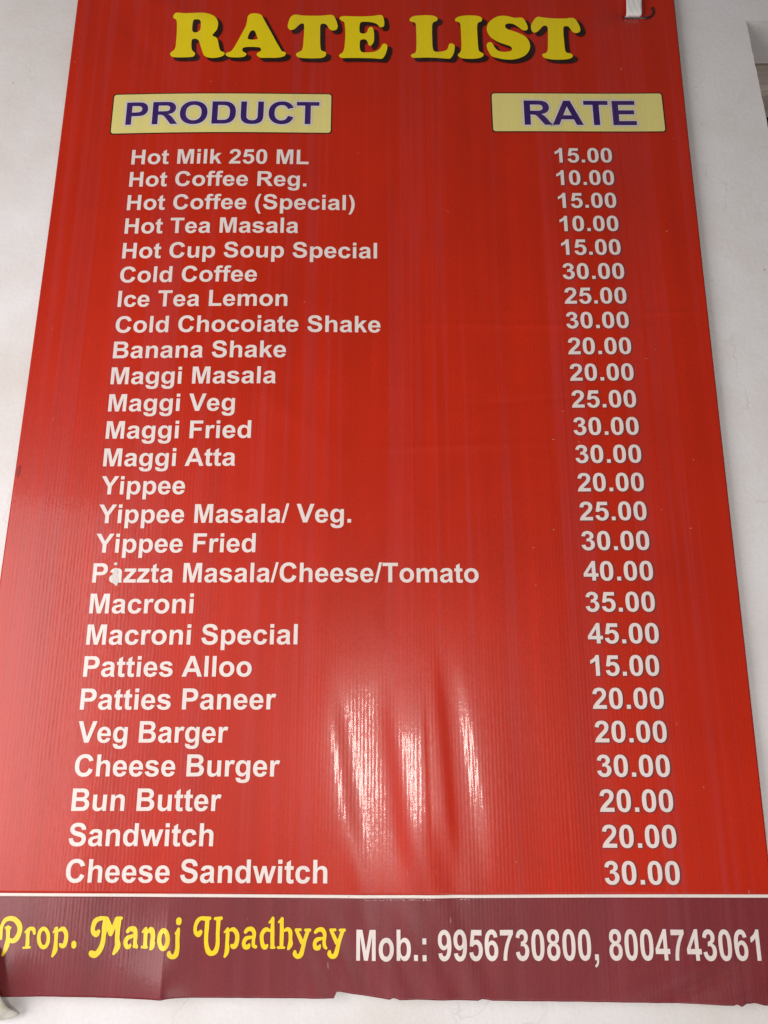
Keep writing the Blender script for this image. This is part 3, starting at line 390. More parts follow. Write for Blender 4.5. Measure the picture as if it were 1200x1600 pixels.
NAME = [
 [(-60.9,-993.4,1.37),(-62.1,-989.6,2.29),(-62.3,-984.8,2.14),(-61.1,-979.2,1.99),(-58.2,-974.7,2.3),(-52.3,-973.3,2.46),(-46.6,-975.4,2.76),(-42.2,-980.6,2.91),(-41.5,-986.8,2.75),(-43.8,-993.0,2.9),(-47.6,-995.6,2.44),(-52.0,-994.4,1.91)],
 [(-54.5,-983.0,2.76),(-54.1,-986.8,2.29),(-53.5,-993.0,2.14),(-53.4,-998.5,2.89),(-54.6,-1004.0,2.43),(-56.6,-1009.1,1.37)],
 [(-57.3,-982.5,1.15),(-51.9,-982.5,1.15)],
 [(-32.5,-986.1,2.52),(-31.9,-991.6,1.98),(-31.3,-998.4,2.28),(-31.7,-1001.5,1.9)],
 [(-35.4,-1002.2,1.06),(-28.2,-1001.8,1.22)],
 [(-35.0,-986.8,1.07),(-31.1,-983.7,1.84),(-26.5,-984.0,2.14),(-24.9,-988.1,1.53)],
 [(-9.0,-992.6,2.06),(-9.0,-996.1,2.06),(-9.8,-999.0,2.05),(-11.3,-1001.0,2.05),(-13.3,-1001.7,2.05),(-15.4,-1001.0,2.05),(-17.3,-999.0,2.05),(-18.8,-996.1,2.06),(-19.6,-992.6,2.06),(-19.6,-989.1,2.06),(-18.8,-986.1,2.06),(-17.3,-984.1,2.06),(-15.3,-983.4,2.06),(-13.2,-984.1,2.06),(-11.2,-986.1,2.06),(-9.7,-989.1,2.06),(-9.0,-992.6,2.06)],
 [(-1.7,-983.6,1.99),(-0.8,-988.1,2.29),(-0.5,-994.9,2.06),(-0.3,-1001.1,2.43),(-0.5,-1005.2,2.73),(-2.6,-1010.3,1.36)],
 [(-4.0,-986.7,1.07),(-0.6,-982.6,1.38)],
 [(1.2,-985.3,1.37),(6.3,-983.6,2.44),(9.9,-988.1,2.29),(10.5,-994.2,2.28),(9.2,-999.7,2.43),(6.2,-1000.1,2.28),(4.1,-998.4,0.91)],
 [(19.6,-998.0,2.81),(19.9,-1000.2,2.81)],
 [(45.4,-986.1,2.25),(43.3,-988.9,2.81),(39.7,-986.4,2.63),(39.0,-981.7,2.44),(41.1,-975.7,2.82),(46.5,-973.0,2.26),(52.2,-973.2,2.26)],
 [(52.2,-973.6,2.64),(52.1,-980.8,3.38),(51.7,-989.3,2.63),(51.1,-997.7,2.81),(48.5,-1004.4,2.99),(44.2,-1008.6,3.17),(40.4,-1007.8,3.36),(38.9,-1006.6,1.87)],
 [(53.6,-973.6,2.35),(56.6,-980.8,3.29),(59.1,-988.0,2.63)],
 [(59.6,-988.4,1.88),(62.2,-980.8,2.35),(64.4,-973.6,2.35)],
 [(65.3,-973.1,2.07),(69.5,-972.7,1.7)],
 [(66.9,-974.8,2.82),(66.6,-985.0,2.63),(66.9,-993.5,2.62),(68.1,-999.4,3.27),(66.6,-1003.6,2.8),(64.4,-1007.3,1.68)],
 [(77.7,-985.4,2.06),(80.3,-983.3,2.44),(85.0,-983.7,2.81),(86.9,-989.2,2.25),(87.0,-996.8,2.24),(88.7,-1000.2,2.05)],
 [(84.6,-989.7,1.69),(78.2,-992.2,2.43),(76.3,-996.4,2.34),(78.0,-1000.2,2.43),(80.8,-1000.6,2.05),(82.0,-998.5,1.12)],
 [(86.3,-999.8,1.87),(89.2,-1000.6,1.68)],
 [(94.6,-985.8,1.31),(97.6,-982.9,1.88)],
 [(97.8,-985.0,2.44),(98.1,-992.6,2.25),(98.4,-998.5,2.43)],
 [(95.3,-1000.6,1.49),(100.4,-1000.6,1.49)],
 [(100.2,-985.8,1.5),(103.8,-983.7,2.81),(106.3,-989.2,2.62),(106.1,-995.1,2.62),(106.4,-999.3,2.8),(105.0,-1002.2,1.49)],
 [(107.1,-995.9,1.31),(108.3,-996.3,1.31)],
 [(123.0,-992.9,2.43),(122.9,-996.2,2.43),(122.1,-999.0,2.43),(120.7,-1000.9,2.42),(119.0,-1001.5,2.42),(117.1,-1000.9,2.43),(115.5,-999.0,2.43),(114.3,-996.2,2.43),(113.7,-993.0,2.43),(113.8,-989.7,2.43),(114.6,-986.9,2.44),(116.0,-985.0,2.44),(117.7,-984.3,2.44),(119.6,-985.0,2.44),(121.2,-986.9,2.44),(122.4,-989.7,2.43),(123.0,-992.9,2.43)],
 [(133.2,-974.5,3.1),(133.3,-976.2,3.1)],
 [(133.7,-982.8,1.5),(133.1,-986.6,2.43),(133.3,-993.3,2.24),(133.9,-1001.7,2.33),(132.6,-1008.0,2.79),(129.0,-1009.7,2.23),(125.9,-1007.6,2.42),(125.5,-1005.5,1.86)],
 [(130.8,-987.0,1.12),(133.8,-983.6,1.5)],
 [(157.6,-986.0,2.28),(155.5,-988.4,2.74),(152.3,-986.4,2.13),(151.6,-980.9,1.98),(153.6,-975.4,2.29),(157.2,-972.6,1.99),(162.6,-972.9,2.29),(166.8,-972.6,1.83)],
 [(164.2,-974.7,2.44),(164.2,-980.9,2.44),(164.0,-991.2,2.28),(164.9,-999.4,2.42),(167.5,-1005.5,2.87),(171.0,-1007.2,2.42),(175.0,-1004.8,2.72),(176.8,-998.0,2.27),(176.4,-987.7,2.13),(176.5,-978.8,2.29),(176.4,-974.6,2.44)],
 [(172.9,-972.9,1.68),(179.4,-972.5,1.83)],
 [(183.9,-986.3,1.06),(187.1,-982.9,1.52)],
 [(187.0,-984.3,1.98),(187.2,-989.8,2.13),(187.1,-996.6,2.12),(187.4,-1002.7,2.57),(186.8,-1006.8,2.27),(185.1,-1010.2,1.36)],
 [(189.1,-984.3,1.37),(193.6,-983.6,2.28),(197.2,-987.7,2.43),(197.9,-993.8,2.43),(196.3,-999.3,2.57),(193.7,-1000.3,2.57),(191.7,-999.0,1.14)],
 [(206.7,-985.9,1.97),(208.8,-983.5,2.13),(213.4,-983.2,2.43),(216.2,-986.9,2.13),(215.7,-993.8,1.97),(215.9,-999.3,1.97),(218.3,-1000.6,1.81)],
 [(213.3,-991.1,1.52),(207.7,-992.4,2.27),(205.2,-996.6,2.12),(206.6,-1000.6,2.42),(210.0,-1000.6,2.42),(211.4,-998.2,1.13)],
 [(233.6,-984.6,1.47),(228.7,-983.5,2.29),(224.8,-988.0,2.21),(224.9,-994.6,2.2),(226.5,-999.8,2.44),(229.0,-1000.8,2.44),(230.9,-999.0,1.3)],
 [(236.1,-972.4,1.81),(236.0,-978.3,2.05),(236.1,-985.7,2.29),(236.3,-994.6,2.28),(236.7,-1000.5,2.28)],
 [(232.5,-976.5,1.15),(236.1,-972.8,1.48)],
 [(235.1,-1001.2,1.3),(238.7,-1001.2,1.3)],
 [(246.3,-972.7,1.8),(246.1,-978.3,2.13),(246.4,-985.7,2.29),(246.4,-994.6,2.28),(246.4,-1000.4,2.03)],
 [(242.8,-976.2,1.15),(246.3,-972.7,1.48)],
 [(242.8,-1001.2,1.46),(249.3,-1001.2,1.3)],
 [(248.8,-984.6,1.31),(252.8,-983.1,2.13),(255.6,-985.7,2.29),(256.0,-993.1,2.04),(256.1,-997.5,2.77),(254.6,-1001.2,1.95),(253.7,-1002.6,1.14)],
 [(262.2,-983.8,1.8),(265.2,-989.4,2.12),(268.7,-996.0,2.28)],
 [(261.8,-983.6,1.47),(266.7,-983.5,1.47)],
 [(274.9,-984.6,2.12),(271.9,-993.0,2.12),(270.0,-1000.4,2.28),(267.8,-1007.7,2.6),(264.2,-1009.9,2.27),(261.3,-1007.7,2.43),(261.2,-1005.2,1.79)],
 [(272.0,-983.8,1.47),(276.9,-983.8,1.63)],
 [(283.1,-986.0,1.8),(285.5,-983.8,2.12),(290.4,-983.4,2.45),(293.2,-987.8,2.12),(292.7,-994.5,1.95),(293.2,-999.6,1.95),(294.8,-1001.4,1.62)],
 [(290.2,-991.9,1.47),(284.9,-993.4,2.28),(282.5,-996.7,2.12),(283.4,-1001.1,2.44),(286.7,-1001.5,2.27),(288.3,-998.9,1.14)],
 [(300.1,-983.8,1.8),(303.0,-989.3,2.12),(306.4,-995.9,2.28)],
 [(299.6,-983.5,1.47),(304.5,-983.4,1.47)],
 [(312.7,-984.5,2.12),(309.6,-993.0,2.12),(307.6,-1000.3,2.27),(305.3,-1007.6,2.59),(301.7,-1009.8,2.27),(298.8,-1007.6,2.43),(298.8,-1005.1,1.78)],
 [(309.9,-983.7,1.47),(314.7,-983.7,1.63)],
]
def parse(d):
    import re
    tok = re.findall(r'[MLHVQZ]|-?\d+\.?\d*', d); i = 0; cs = []; c = []; x = y = 0.0; cmd = None
    def seg(p, q):
        n = max(1, int(math.hypot(q[0] - p[0], q[1] - p[1]) // 190))
        return [(p[0] + (q[0] - p[0]) * k / n, p[1] + (q[1] - p[1]) * k / n) for k in range(1, n + 1)]
    while i < len(tok):
        if tok[i].isalpha(): cmd = tok[i]; i += 1
        if cmd == 'Z':
            c += seg((x, y), c[0])[:-1]; cs.append(c); c = []; continue
        if cmd == 'M': x, y = float(tok[i]), float(tok[i + 1]); i += 2; c = [(x, y)]; cmd = 'L'; continue
        if cmd == 'L': q = (float(tok[i]), float(tok[i + 1])); i += 2; c += seg((x, y), q); x, y = q
        elif cmd == 'H': q = (float(tok[i]), y); i += 1; c += seg((x, y), q); x, y = q
        elif cmd == 'V': q = (x, float(tok[i])); i += 1; c += seg((x, y), q); x, y = q
        elif cmd == 'Q':
            a, b, e, f = map(float, tok[i:i + 4]); i += 4
            for k in range(1, 6):
                t = k / 5; c.append(((1 - t) ** 2 * x + 2 * t * (1 - t) * a + t * t * e, (1 - t) ** 2 * y + 2 * t * (1 - t) * b + t * t * f))
            x, y = e, f
    out = []
    for c in cs:
        c2 = [c[0]]
        for p in c[1:]:
            if math.hypot(p[0] - c2[-1][0], p[1] - c2[-1][1]) > 1.0: c2.append(p)
        if math.hypot(c2[0][0] - c2[-1][0], c2[0][1] - c2[-1][1]) < 1.0: c2.pop()
        out.append(c2)
    return out
GLYPH = {' ': (569, [])}
for ln in FONT.strip().split('\n'):
    ch, adv, d = ln.split('|'); GLYPH[ch] = (int(adv), parse(d))
GLYPH['9'] = (1139, [[(1143 - x, 1447 - y) for x, y in c] for c in GLYPH['6'][1]])
GLYPH[')'] = (682, [[(682 - x, y) for x, y in c] for c in GLYPH['('][1]])
def inside(px, pz, contours):
    r = np.zeros(len(px), bool)
    for c in contours:
        c = np.asarray(c, float); a = c; b = np.roll(c, -1, 0)
        for (x0, z0), (x1, z1) in zip(a, b):
            if z0 == z1: continue
            m = (z0 > pz) != (z1 > pz)
            r ^= m & (px < (x1 - x0) * (pz - z0) / (z1 - z0) + x0)
    return r
def fill(contours, extra=()):
    """Triangles filling closed contours with holes."""
    pts = []; edges = []
    for c in contours:
        b = len(pts); n = len(c); pts += [Vector((float(p[0]), float(p[1]))) for p in c]
        edges += [(b + k, b + (k + 1) % n) for k in range(n)]
    pts += [Vector(p) for p in extra]
    V, _, F, *_ = delaunay_2d_cdt(pts, edges, [], 1, 1e-5)
    V = np.array([(v.x, v.y) for v in V]); F = np.array([f[:3] for f in F])
    c = V[F].mean(1); F = F[inside(c[:, 0], c[:, 1], contours)]
    A, B, C = V[F[:, 0]], V[F[:, 1]], V[F[:, 2]]
    neg = ((B - A)[:, 0] * (C - A)[:, 1] - (B - A)[:, 1] * (C - A)[:, 0]) < 0
    F[neg] = F[neg][:, ::-1]
    return V, F
TRI = {}
def tri(ch):
    if ch not in TRI: TRI[ch] = fill(GLYPH[ch][1])
    return TRI[ch]
def droop(x, z):                            # the print hangs a touch lower to the right near the top
    k = np.clip((z + 700) / 700.0, 0, 1.3)
    return -k * 4.4 * (1 - np.exp(-np.maximum(x, 0) / 250.0))
def layout(text):
    x = 0; o = []
    for ch in text: o.append((ch, x)); x += GLYPH[ch][0]
    xs = [(q + p[0]) for ch, q in o for c in GLYPH[ch][1] for p in c]
    return o, min(xs), max(xs)
def line(name, text, x0, x1, z, mat, cap=24.06, lift=0.5, parent=None, zr=None, only_contours=False):
    """One printed line of bold sans lettering, inked from x0 to x1 with its baseline at z (zr at its right end)."""
    o, a, b = layout(text); s = (x1 - x0) / (b - a); sy = cap / 1466.0
    def place(p):
        X = x0 + (p[:, 0] - a) * s
        Zb = z + (0 if zr is None else (zr - z) * (X - x0) / (x1 - x0))
        return np.stack([X, Zb + p[:, 1] * sy], -1)
    if only_contours:
        return [place(np.array([(p[0] + q, p[1]) for p in c])) for ch, q in o for c in GLYPH[ch][1]]
    P = []; F = []; n = 0
    for ch, q in o:
        if not GLYPH[ch][1]: continue
        v, f = tri(ch); v = v + np.array([q, 0.0])
        P.append(place(v)); F.append(f + n); n += len(v)
    return on_sheet(name, np.concatenate(P), np.concatenate(F), mat, lift, parent)

# signed distance tools for rounded lettering and for soft printed edges
def sd_poly(X, Z, contours):
    d = np.full(X.shape, 1e9)
    for c in contours:
        c = np.asarray(c, float)
        for (x0, z0), (x1, z1) in zip(c, np.roll(c, -1, 0)):
            # only a neighbourhood matters
            vx, vz = x1 - x0, z1 - z0; L = vx * vx + vz * vz
            if L < 1e-9: continue
            t = np.clip(((X - x0) * vx + (Z - z0) * vz) / L, 0, 1)
            d = np.minimum(d, (X - x0 - t * vx) ** 2 + (Z - z0 - t * vz) ** 2)
    d = np.sqrt(d)
    return np.where(inside(X.ravel(), Z.ravel(), contours).reshape(X.shape), -d, d)
def iso_mesh(X, Z, D):
    """Polygons covering D < 0 on a regular grid."""
    nz, nx = D.shape; P = []; F = []; vid = {}; 
    x = X[0]; z = Z[:, 0]
    def vert(i, j):
        k = (i, j)
        if k not in vid: vid[k] = len(P); P.append((x[j], z[i]))
        return vid[k]
    def edge(i0, j0, i1, j1):
        k = (i0, j0, i1, j1) if (i0, j0) < (i1, j1) else (i1, j1, i0, j0)
        if k not in vid:
            a, b = D[k[0], k[1]], D[k[2], k[3]]; t = min(max(a / (a - b), 0.02), 0.98)
            vid[k] = len(P); P.append((x[k[1]] + t * (x[k[3]] - x[k[1]]), z[k[0]] + t * (z[k[2]] - z[k[0]])))
        return vid[k]
    I = D < 0
    any_ = I[:-1, :-1] | I[1:, :-1] | I[:-1, 1:] | I[1:, 1:]
    for i, j in np.argwhere(any_):
        cs = [(i, j), (i, j + 1), (i + 1, j + 1), (i + 1, j)]
        poly = []
        for k in range(4):
            a, b = cs[k], cs[(k + 1) % 4]
            if I[a]: poly.append(vert(*a))
            if I[a] != I[b]: poly.append(edge(*a, *b))
        if len(poly) >= 3: F.append(poly)
    return np.array(P), F
def grid_for(contours, pad, h):
    A = np.concatenate([np.asarray(c, float)[:, :2] for c in contours])
    x = np.arange(A[:, 0].min() - pad, A[:, 0].max() + pad + h, h); z = np.arange(A[:, 1].min() - pad, A[:, 1].max() + pad + h, h)
    return np.meshgrid(x, z)
def soft(name, groups, mat, lift, r_in, r_out, h, parent=None, peak=1.0):
    """Ink that fades out around lettering between distances r_in and r_out (a printed soft edge)."""
    P = []; F = []; K = []; n = 0
    for contours in groups:
        X, Z = grid_for(contours, r_out + h, h)
        D = sd_poly(X, Z, contours)
        keep = D < r_out
        a = peak * (1 - sstep(r_in, r_out, D))
        m = keep[:-1, :-1] | keep[1:, :-1] | keep[:-1, 1:] | keep[1:, 1:]
        idx = np.arange(D.size).reshape(D.shape)
        f = np.stack([idx[:-1, :-1][m], idx[:-1, 1:][m], idx[1:, 1:][m], idx[1:, :-1][m]], -1)
        used = np.unique(f); re = np.full(D.size, -1); re[used] = np.arange(len(used))
        P.append(np.stack([X.ravel()[used], Z.ravel()[used]], -1)); K.append(a.ravel()[used]); F += (re[f] + n).tolist(); n += len(used)
    return on_sheet(name, np.concatenate(P), F, mat, lift, parent, ink=np.concatenate(K))
def smooth_loop(c, n=4):
    c = np.asarray(c, float); o = []
    for i in range(len(c)):
        p0, p1, p2, p3 = c[i - 1], c[i], c[(i + 1) % len(c)], c[(i + 2) % len(c)]
        for k in range(n):
            t = k / n
            o.append(0.5 * ((2 * p1) + (p2 - p0) * t + (2 * p0 - 5 * p1 + 4 * p2 - p3) * t * t + (3 * p1 - p0 - 3 * p2 + p3) * t ** 3))
    return np.array(o)

# the title: fat rounded serif capitals with a printed drop shadow
title_letters = [[smooth_loop(c) for c in v] for v in TITLE.values()]
sh = [[c + np.array([6.5, -6.0]) for c in g] for g in title_letters]
title = on_sheet('title', *(lambda L: (np.concatenate([v for v, f, n in L]), np.concatenate([f + n for v, f, n in L])))(
    (lambda T: [(v, f, sum(len(q[0]) for q in T[:k])) for k, (v, f) in enumerate(T)])([fill(g) for g in title_letters])), M_YELLOW, 0.55)
tag(title, 'yellow rounded serif title reading RATE LIST')
tag(soft('title_shadow', sh, M_SHADOW, 0.25, -0.6, 2.4, 0.9, title, 0.93), 'dark soft drop shadow printed behind the title')

# the two header panels
def rrect(x0, x1, zb, zt, r, dz=0.0):
    c = []
    for cx, cz, a0 in ((x1 - r, zt - r, 0), (x0 + r, zt - r, 90), (x0 + r, zb + r, 180), (x1 - r, zb + r, 270)):
        for k in range(5):
            a = math.radians(a0 + 22.5 * k); c.append((cx + r * math.cos(a), cz + r * math.sin(a)))
    o = []
    for i, p in enumerate(c):
        q = c[(i + 1) % len(c)]; n = max(1, int(math.hypot(q[0] - p[0], q[1] - p[1]) // 4))
        o += [(p[0] + (q[0] - p[0]) * k / n, p[1] + (q[1] - p[1]) * k / n) for k in range(n)]
    return [(x, z + dz * (x - x0)) for x, z in o]
def panel(x0, x1, zb, zt, slope, mat, text, tx0, tx1, tz, tzr, cap, label):
    c = rrect(x0, x1, zb, zt, 4, slope); e = rrect(x0 - 1.8, x1 + 1.8, zb - 1.8, zt + 1.8, 5, slope)
    inn = [(x, z + slope * (x - x0)) for x in np.arange(x0 + 5, x1 - 3, 6) for z in np.arange(zb + 5, zt - 3, 6)]
    p = on_sheet('header_panel', *fill([c], inn), mat, 0.35); tag(p, label)
    on_sheet('panel_outline', *fill([e, c]), M_EDGE, 0.2, p)
    g = line('', text, tx0, tx1, tz, None, cap, zr=tzr, only_contours=True)
    groups = []; o, a, b = layout(text); k = 0
    for ch, q in o:
        n = len(GLYPH[ch][1]); groups.append(g[k:k + n]); k += n
    soft('lettering_glow', groups, M_GLOW, 0.45, 1.2, 3.8, 0.9, p, 0.9)
    line('lettering', text, tx0, tx1, tz, M_NAVY, cap, 0.6, p, tzr)
panel(-34.5, 282, 52.5, 119.0, -0.0072, M_PANEL_A, 'PRODUCT', -14.5, 265.0, 66.4, 64.6, 38.3, 'left yellow header panel reading PRODUCT')
panel(514.6, 759.8, 50.6, 115.8, -0.0073, M_PANEL_B, 'RATE', 560, 720.5, 61.0, 59.6, 41.9, 'right yellow header panel reading RATE')

# the list
ITEMS = [('Hot Milk 250 ML', 251.8, '15.00'), ('Hot Coffee Reg.', 249.4, '10.00'), ('Hot Coffee (Special)', 317.5, '15.00'), ('Hot Tea Masala', 240.0, '10.00'),
 ('Hot Cup Soup Special', 348.8, '15.00'), ('Cold Coffee', 186, '30.00'), ('Ice Tea Lemon', 228.5, '25.00'), ('Cold Chocoiate Shake', 353.5, '30.00'),
 ('Banana Shake', 229, '20.00'), ('Maggi Masala', 217, '20.00'), ('Maggi Veg', 165, '25.00'), ('Maggi Fried', 187.6, '30.00'), ('Maggi Atta', 169.2, '30.00'),
 ('Yippee', 107.2, '20.00'), ('Yippee Masala/ Veg.', 317.2, '25.00'), ('Yippee Fried', 199.6, '30.00'), ('Pazzta Masala/Cheese/Tomato', 473.4, '40.00'),
 ('Macroni', 127.1, '35.00'), ('Macroni Special', 254.7, '45.00'), ('Patties Alloo', 201.3, '15.00'), ('Patties Paneer', 231.7, '20.00'), ('Veg Barger', 177, '20.00'),
 ('Cheese Burger', 238.7, '30.00'), ('Bun Butter', 173, '20.00'), ('Sandwitch', 166, '20.00'), ('Cheese Sandwitch', 295, '30.00')]
ORD = 'first second third fourth fifth sixth seventh eighth ninth tenth eleventh twelfth thirteenth fourteenth fifteenth sixteenth seventeenth eighteenth nineteenth twentieth twenty-first twenty-second twenty-third twenty-fourth twenty-fifth last'.split()
BASE = [-0.3, -36.9, -74.6, -112.0, -150.6, -187.5, -224.2, -262.4, -299.6, -336.8, -375.0, -412.6, -450.0, -487.3, -524.7, -562.4, -599.8, -637.6, -675.1, -712.8, -750.6, -787.8, -825.0, -862.2, -899.3, -937.0]
PRZ = np.interp(np.arange(26), [0, 6, 7, 14, 15, 20, 21, 25], [-2.9, -224.5, -260.9, -523.3, -561.0, -750.3, -787.8, -938.5])
for i, (t, x1, pr) in enumerate(ITEMS):
    start = float(np.interp(i, [0, 5, 9, 14, 20, 25], [-0.4, -1.3, -0.7, 0.4, 0.8, 3.2]))
    slope = float(np.interp(i, [0, 10, 20], [-0.0103, -0.0058, 0.0]))
    o = line('product_line', t, start, x1, BASE[i], M_WHITE, 24.06, 0.5, zr=BASE[i] + slope * (x1 - start))
    tag(o, '%s white product line of the list, counted from the top' % ORD[i])
    px = float(np.interp(i, [0, 7, 15, 25], [599.4, 600.2, 601.4, 602.0])); w = {'1': 80.6, '2': 83.0, '3': 83.0, '4': 84.2}[pr[0]]
    if pr[0] == '1': px += 0.6
    q = line('price', pr, px, px + w, PRZ[i], M_WHITE, 24.06, 0.62)
    tag(q, 'white price %s on the %s line of the rate column' % (pr, ORD[i]))
    g = line('', pr, px + 1.0, px + w + 1.3, PRZ[i] - 0.5, None, 24.06, only_contours=True)
    soft('price_shadow', [g], M_PSHADOW, 0.4, -0.4, 1.5, 0.8, q, 0.55)

# the hand correction on the seventeenth line: a pale scratched patch turning the a into an i
random.seed(9)
def blob(cx, cz, rx, rz, n=22, j=0.16):
    return [(cx + rx * math.cos(a) * (1 + random.uniform(-j, j)), cz + rz * math.sin(a) * (1 + random.uniform(-j, j))) for a in [2 * math.pi * k / n for k in range(n)]]
M_FIX = simple('pale_correction_paint', (0.58, 0.53, 0.52, 1), (0.84, 0.77, 0.73, 1), (1, 1, 1), 700, 0.6)
cb = [(26.3, -582.2), (30.6, -582.4), (31.4, -590), (33.0, -597), (31.4, -604.0), (28.6, -602.2), (24.9, -598.8), (24.3, -592.5), (25.6, -587)]
tag(on_sheet('correction', *fill([smooth_loop(cb, 3)]), M_FIX, 0.75), 'pale scratched hand correction over one letter of the seventeenth line')
on_sheet('correction_dot', *fill([smooth_loop(blob(27.8, -576.6, 2.3, 2.0, 9), 2)]), M_FIX, 0.75)

# rubbed flecks and short scratches on the print, and one dark smear near the left edge
FLECKS = [(705.7, 158.1, 0.8999999999999999, 5.25, 0), (746.4, -114.4, 3.0, 0.75, 0), (769.6, 36.4, 0.75, 1.125, 0), (-99.4, 179.8, 1.875, 0.75, 0), (800.3, -189.9, 0.75, 2.25, 0), (574.3, -416.5, 4.5, 0.6000000000000001, 10), (606.7, -420.1, 3.75, 0.5249999999999999, -12), (542.1, -557.5, 2.25, 0.75, 40), (568.4, -534.9, 3.0, 0.75, 20), (703.1, -510.0, 0.75, 1.5, 0), (737.1, -533.9, 3.75, 0.6000000000000001, 0), (749.4, -444.9, 1.5, 1.125, 0), (505.0, -915.6, 0.75, 2.25, 10), (542.8, -604.4, 1.5, 0.75, 30), (455.0, -748.3, 1.5, 0.6000000000000001, 60), (458.6, -751.9, 2.25, 0.6000000000000001, 70), (80.3, -1022.5, 0.675, 0.8999999999999999, 0), (318.8, -950.4, 0.75, 1.5, 0), (714.7, -292.2, 0.75, 1.2000000000000002, 0), (588.8, -378.1, 3.0, 0.5249999999999999, 5), (105.3, 139.4, 3.75, 0.44999999999999996, 20), (447.1, -80.1, 3.0, 0.44999999999999996, -15), (389.1, -596.8, 2.25, 0.44999999999999996, 12), (701.9, -305.0, 3.75, 0.44999999999999996, 0), (141.6, -891.3, 3.0, 0.44999999999999996, -20), (720.9, -836.7, 2.25, 0.44999999999999996, 30), (322.0, 15.5, 2.25, 0.44999999999999996, 0)]
M_FLECK = vinyl('rubbed_print', (0.62, 0.30, 0.20, 1), 0.1)
for x, z, w, h, ang in FLECKS:
    c, q = math.cos(math.radians(ang)), math.sin(math.radians(ang))
    out = [(x + (a * c - b * q), z + (a * q + b * c)) for a, b in ((-w / 2, 0), (-w / 4, -h / 2), (w / 3, -h / 2.3), (w / 2, 0.1 * h), (w / 5, h / 2), (-w / 3, h / 2.2))]
    on_sheet('scratch', *fill([out]), M_FLECK, 0.4)
M_SMEAR = vinyl('dark_smear', (0.30, 0.008, 0.004, 1), 0.1)
on_sheet('smear', *fill([smooth_loop([(-109.3, -450.1), (-105.7, -448.1), (-105.5, -458.1), (-107.9, -464.1), (-109.9, -460.1)], 3)]), M_SMEAR, 0.4)

# the owner's name in ornate yellow letters: strokes of changing width melted together
def spl(st, n=5):
    st = np.asarray(st, float)
    if len(st) < 3: return st
    e = np.vstack([2 * st[0] - st[1], st, 2 * st[-1] - st[-2]]); o = []
    for i in range(1, len(e) - 2):
        p0, p1, p2, p3 = e[i - 1:i + 3]
        for k in range(n):
            t = k / n; o.append(0.5 * ((2 * p1) + (p2 - p0) * t + (2 * p0 - 5 * p1 + 4 * p2 - p3) * t * t + (3 * p1 - p0 - 3 * p2 + p3) * t ** 3))
    o.append(e[-2]); return np.array(o)
def name_line():
    h = 0.42
    allp = np.concatenate([np.asarray(s, float) for s in NAME])
    x = np.arange(allp[:, 0].min() - 6, allp[:, 0].max() + 6, h); z = np.arange(allp[:, 1].min() - 6, allp[:, 1].max() + 6, h)
    X, Z = np.meshgrid(x, z); D = np.full(X.shape, 9.0)
    for s in NAME:
        q = spl(s)
        for (x0, z0, r0), (x1, z1, r1) in zip(q[:-1], q[1:]):
            R = max(r0, r1) + 3
            j0, j1 = np.searchsorted(x, [min(x0, x1) - R, max(x0, x1) + R]); i0, i1 = np.searchsorted(z, [min(z0, z1) - R, max(z0, z1) + R])
            xx = X[i0:i1, j0:j1]; zz = Z[i0:i1, j0:j1]; vx, vz = x1 - x0, z1 - z0; L = vx * vx + vz * vz + 1e-9
            t = np.clip(((xx - x0) * vx + (zz - z0) * vz) / L, 0, 1)
            d = np.hypot(xx - x0 - t * vx, zz - z0 - t * vz) - (r0 + t * (r1 - r0)) * 0.97
            D[i0:i1, j0:j1] = np.minimum(D[i0:i1, j0:j1], d)
    return iso_mesh(X, Z, D)
tag(on_sheet('owner_name', *name_line(), M_NAME, 0.5), 'ornate yellow lettering at the left of the footer')
ph = line('phone_line', 'Mob.: 9956730800, 8004743061', 327.7, 764.2, -1013.6, M_WHITE, 30.4, 0.5)
tag(ph, 'narrow white lettering with two phone numbers in the footer')

# the dark half eyelet beside the slit
def tube(path, r, seg=8):
    P = []; F = []
    for k, p in enumerate(path):
        a = Vector(path[max(k - 1, 0)]); b = Vector(path[min(k + 1, len(path) - 1)]); d = (b - a).normalized()
        u = d.cross(Vector((0, 1, 0.01))).normalized(); v = d.cross(u)
        for s in range(seg):
            t = 2 * math.pi * s / seg; P.append(Vector(p) + (u * math.cos(t) + v * math.sin(t)) * r)
    n = len(path)
    for k in range(n - 1):
        for s in range(seg): F.append((k * seg + s, k * seg + (s + 1) % seg, (k + 1) * seg + (s + 1) % seg, (k + 1) * seg + s))
    F.append(tuple(range(seg))[::-1]); F.append(tuple((n - 1) * seg + s for s in range(seg)))
    return P, F
ey = []
for a in np.linspace(-92, 30, 13):
    x = 749 + 13.5 * math.cos(math.radians(a)); z = 264 + 12.5 * math.sin(math.radians(a))
    ey.append(((x - BX) / 1000, -(float(out_of_wall(x, z)) + 0.4) / 1000, (z - BZ) / 1000))
P, F = tube(ey, 0.0021)
me = bpy.data.meshes.new('eyelet'); me.from_pydata([tuple(p) for p in P], [], F); me.update()
for pl in me.polygons: pl.use_smooth = True
tag(link('eyelet', me, M_EYELET, banner), 'dark half eyelet beside the white tie')

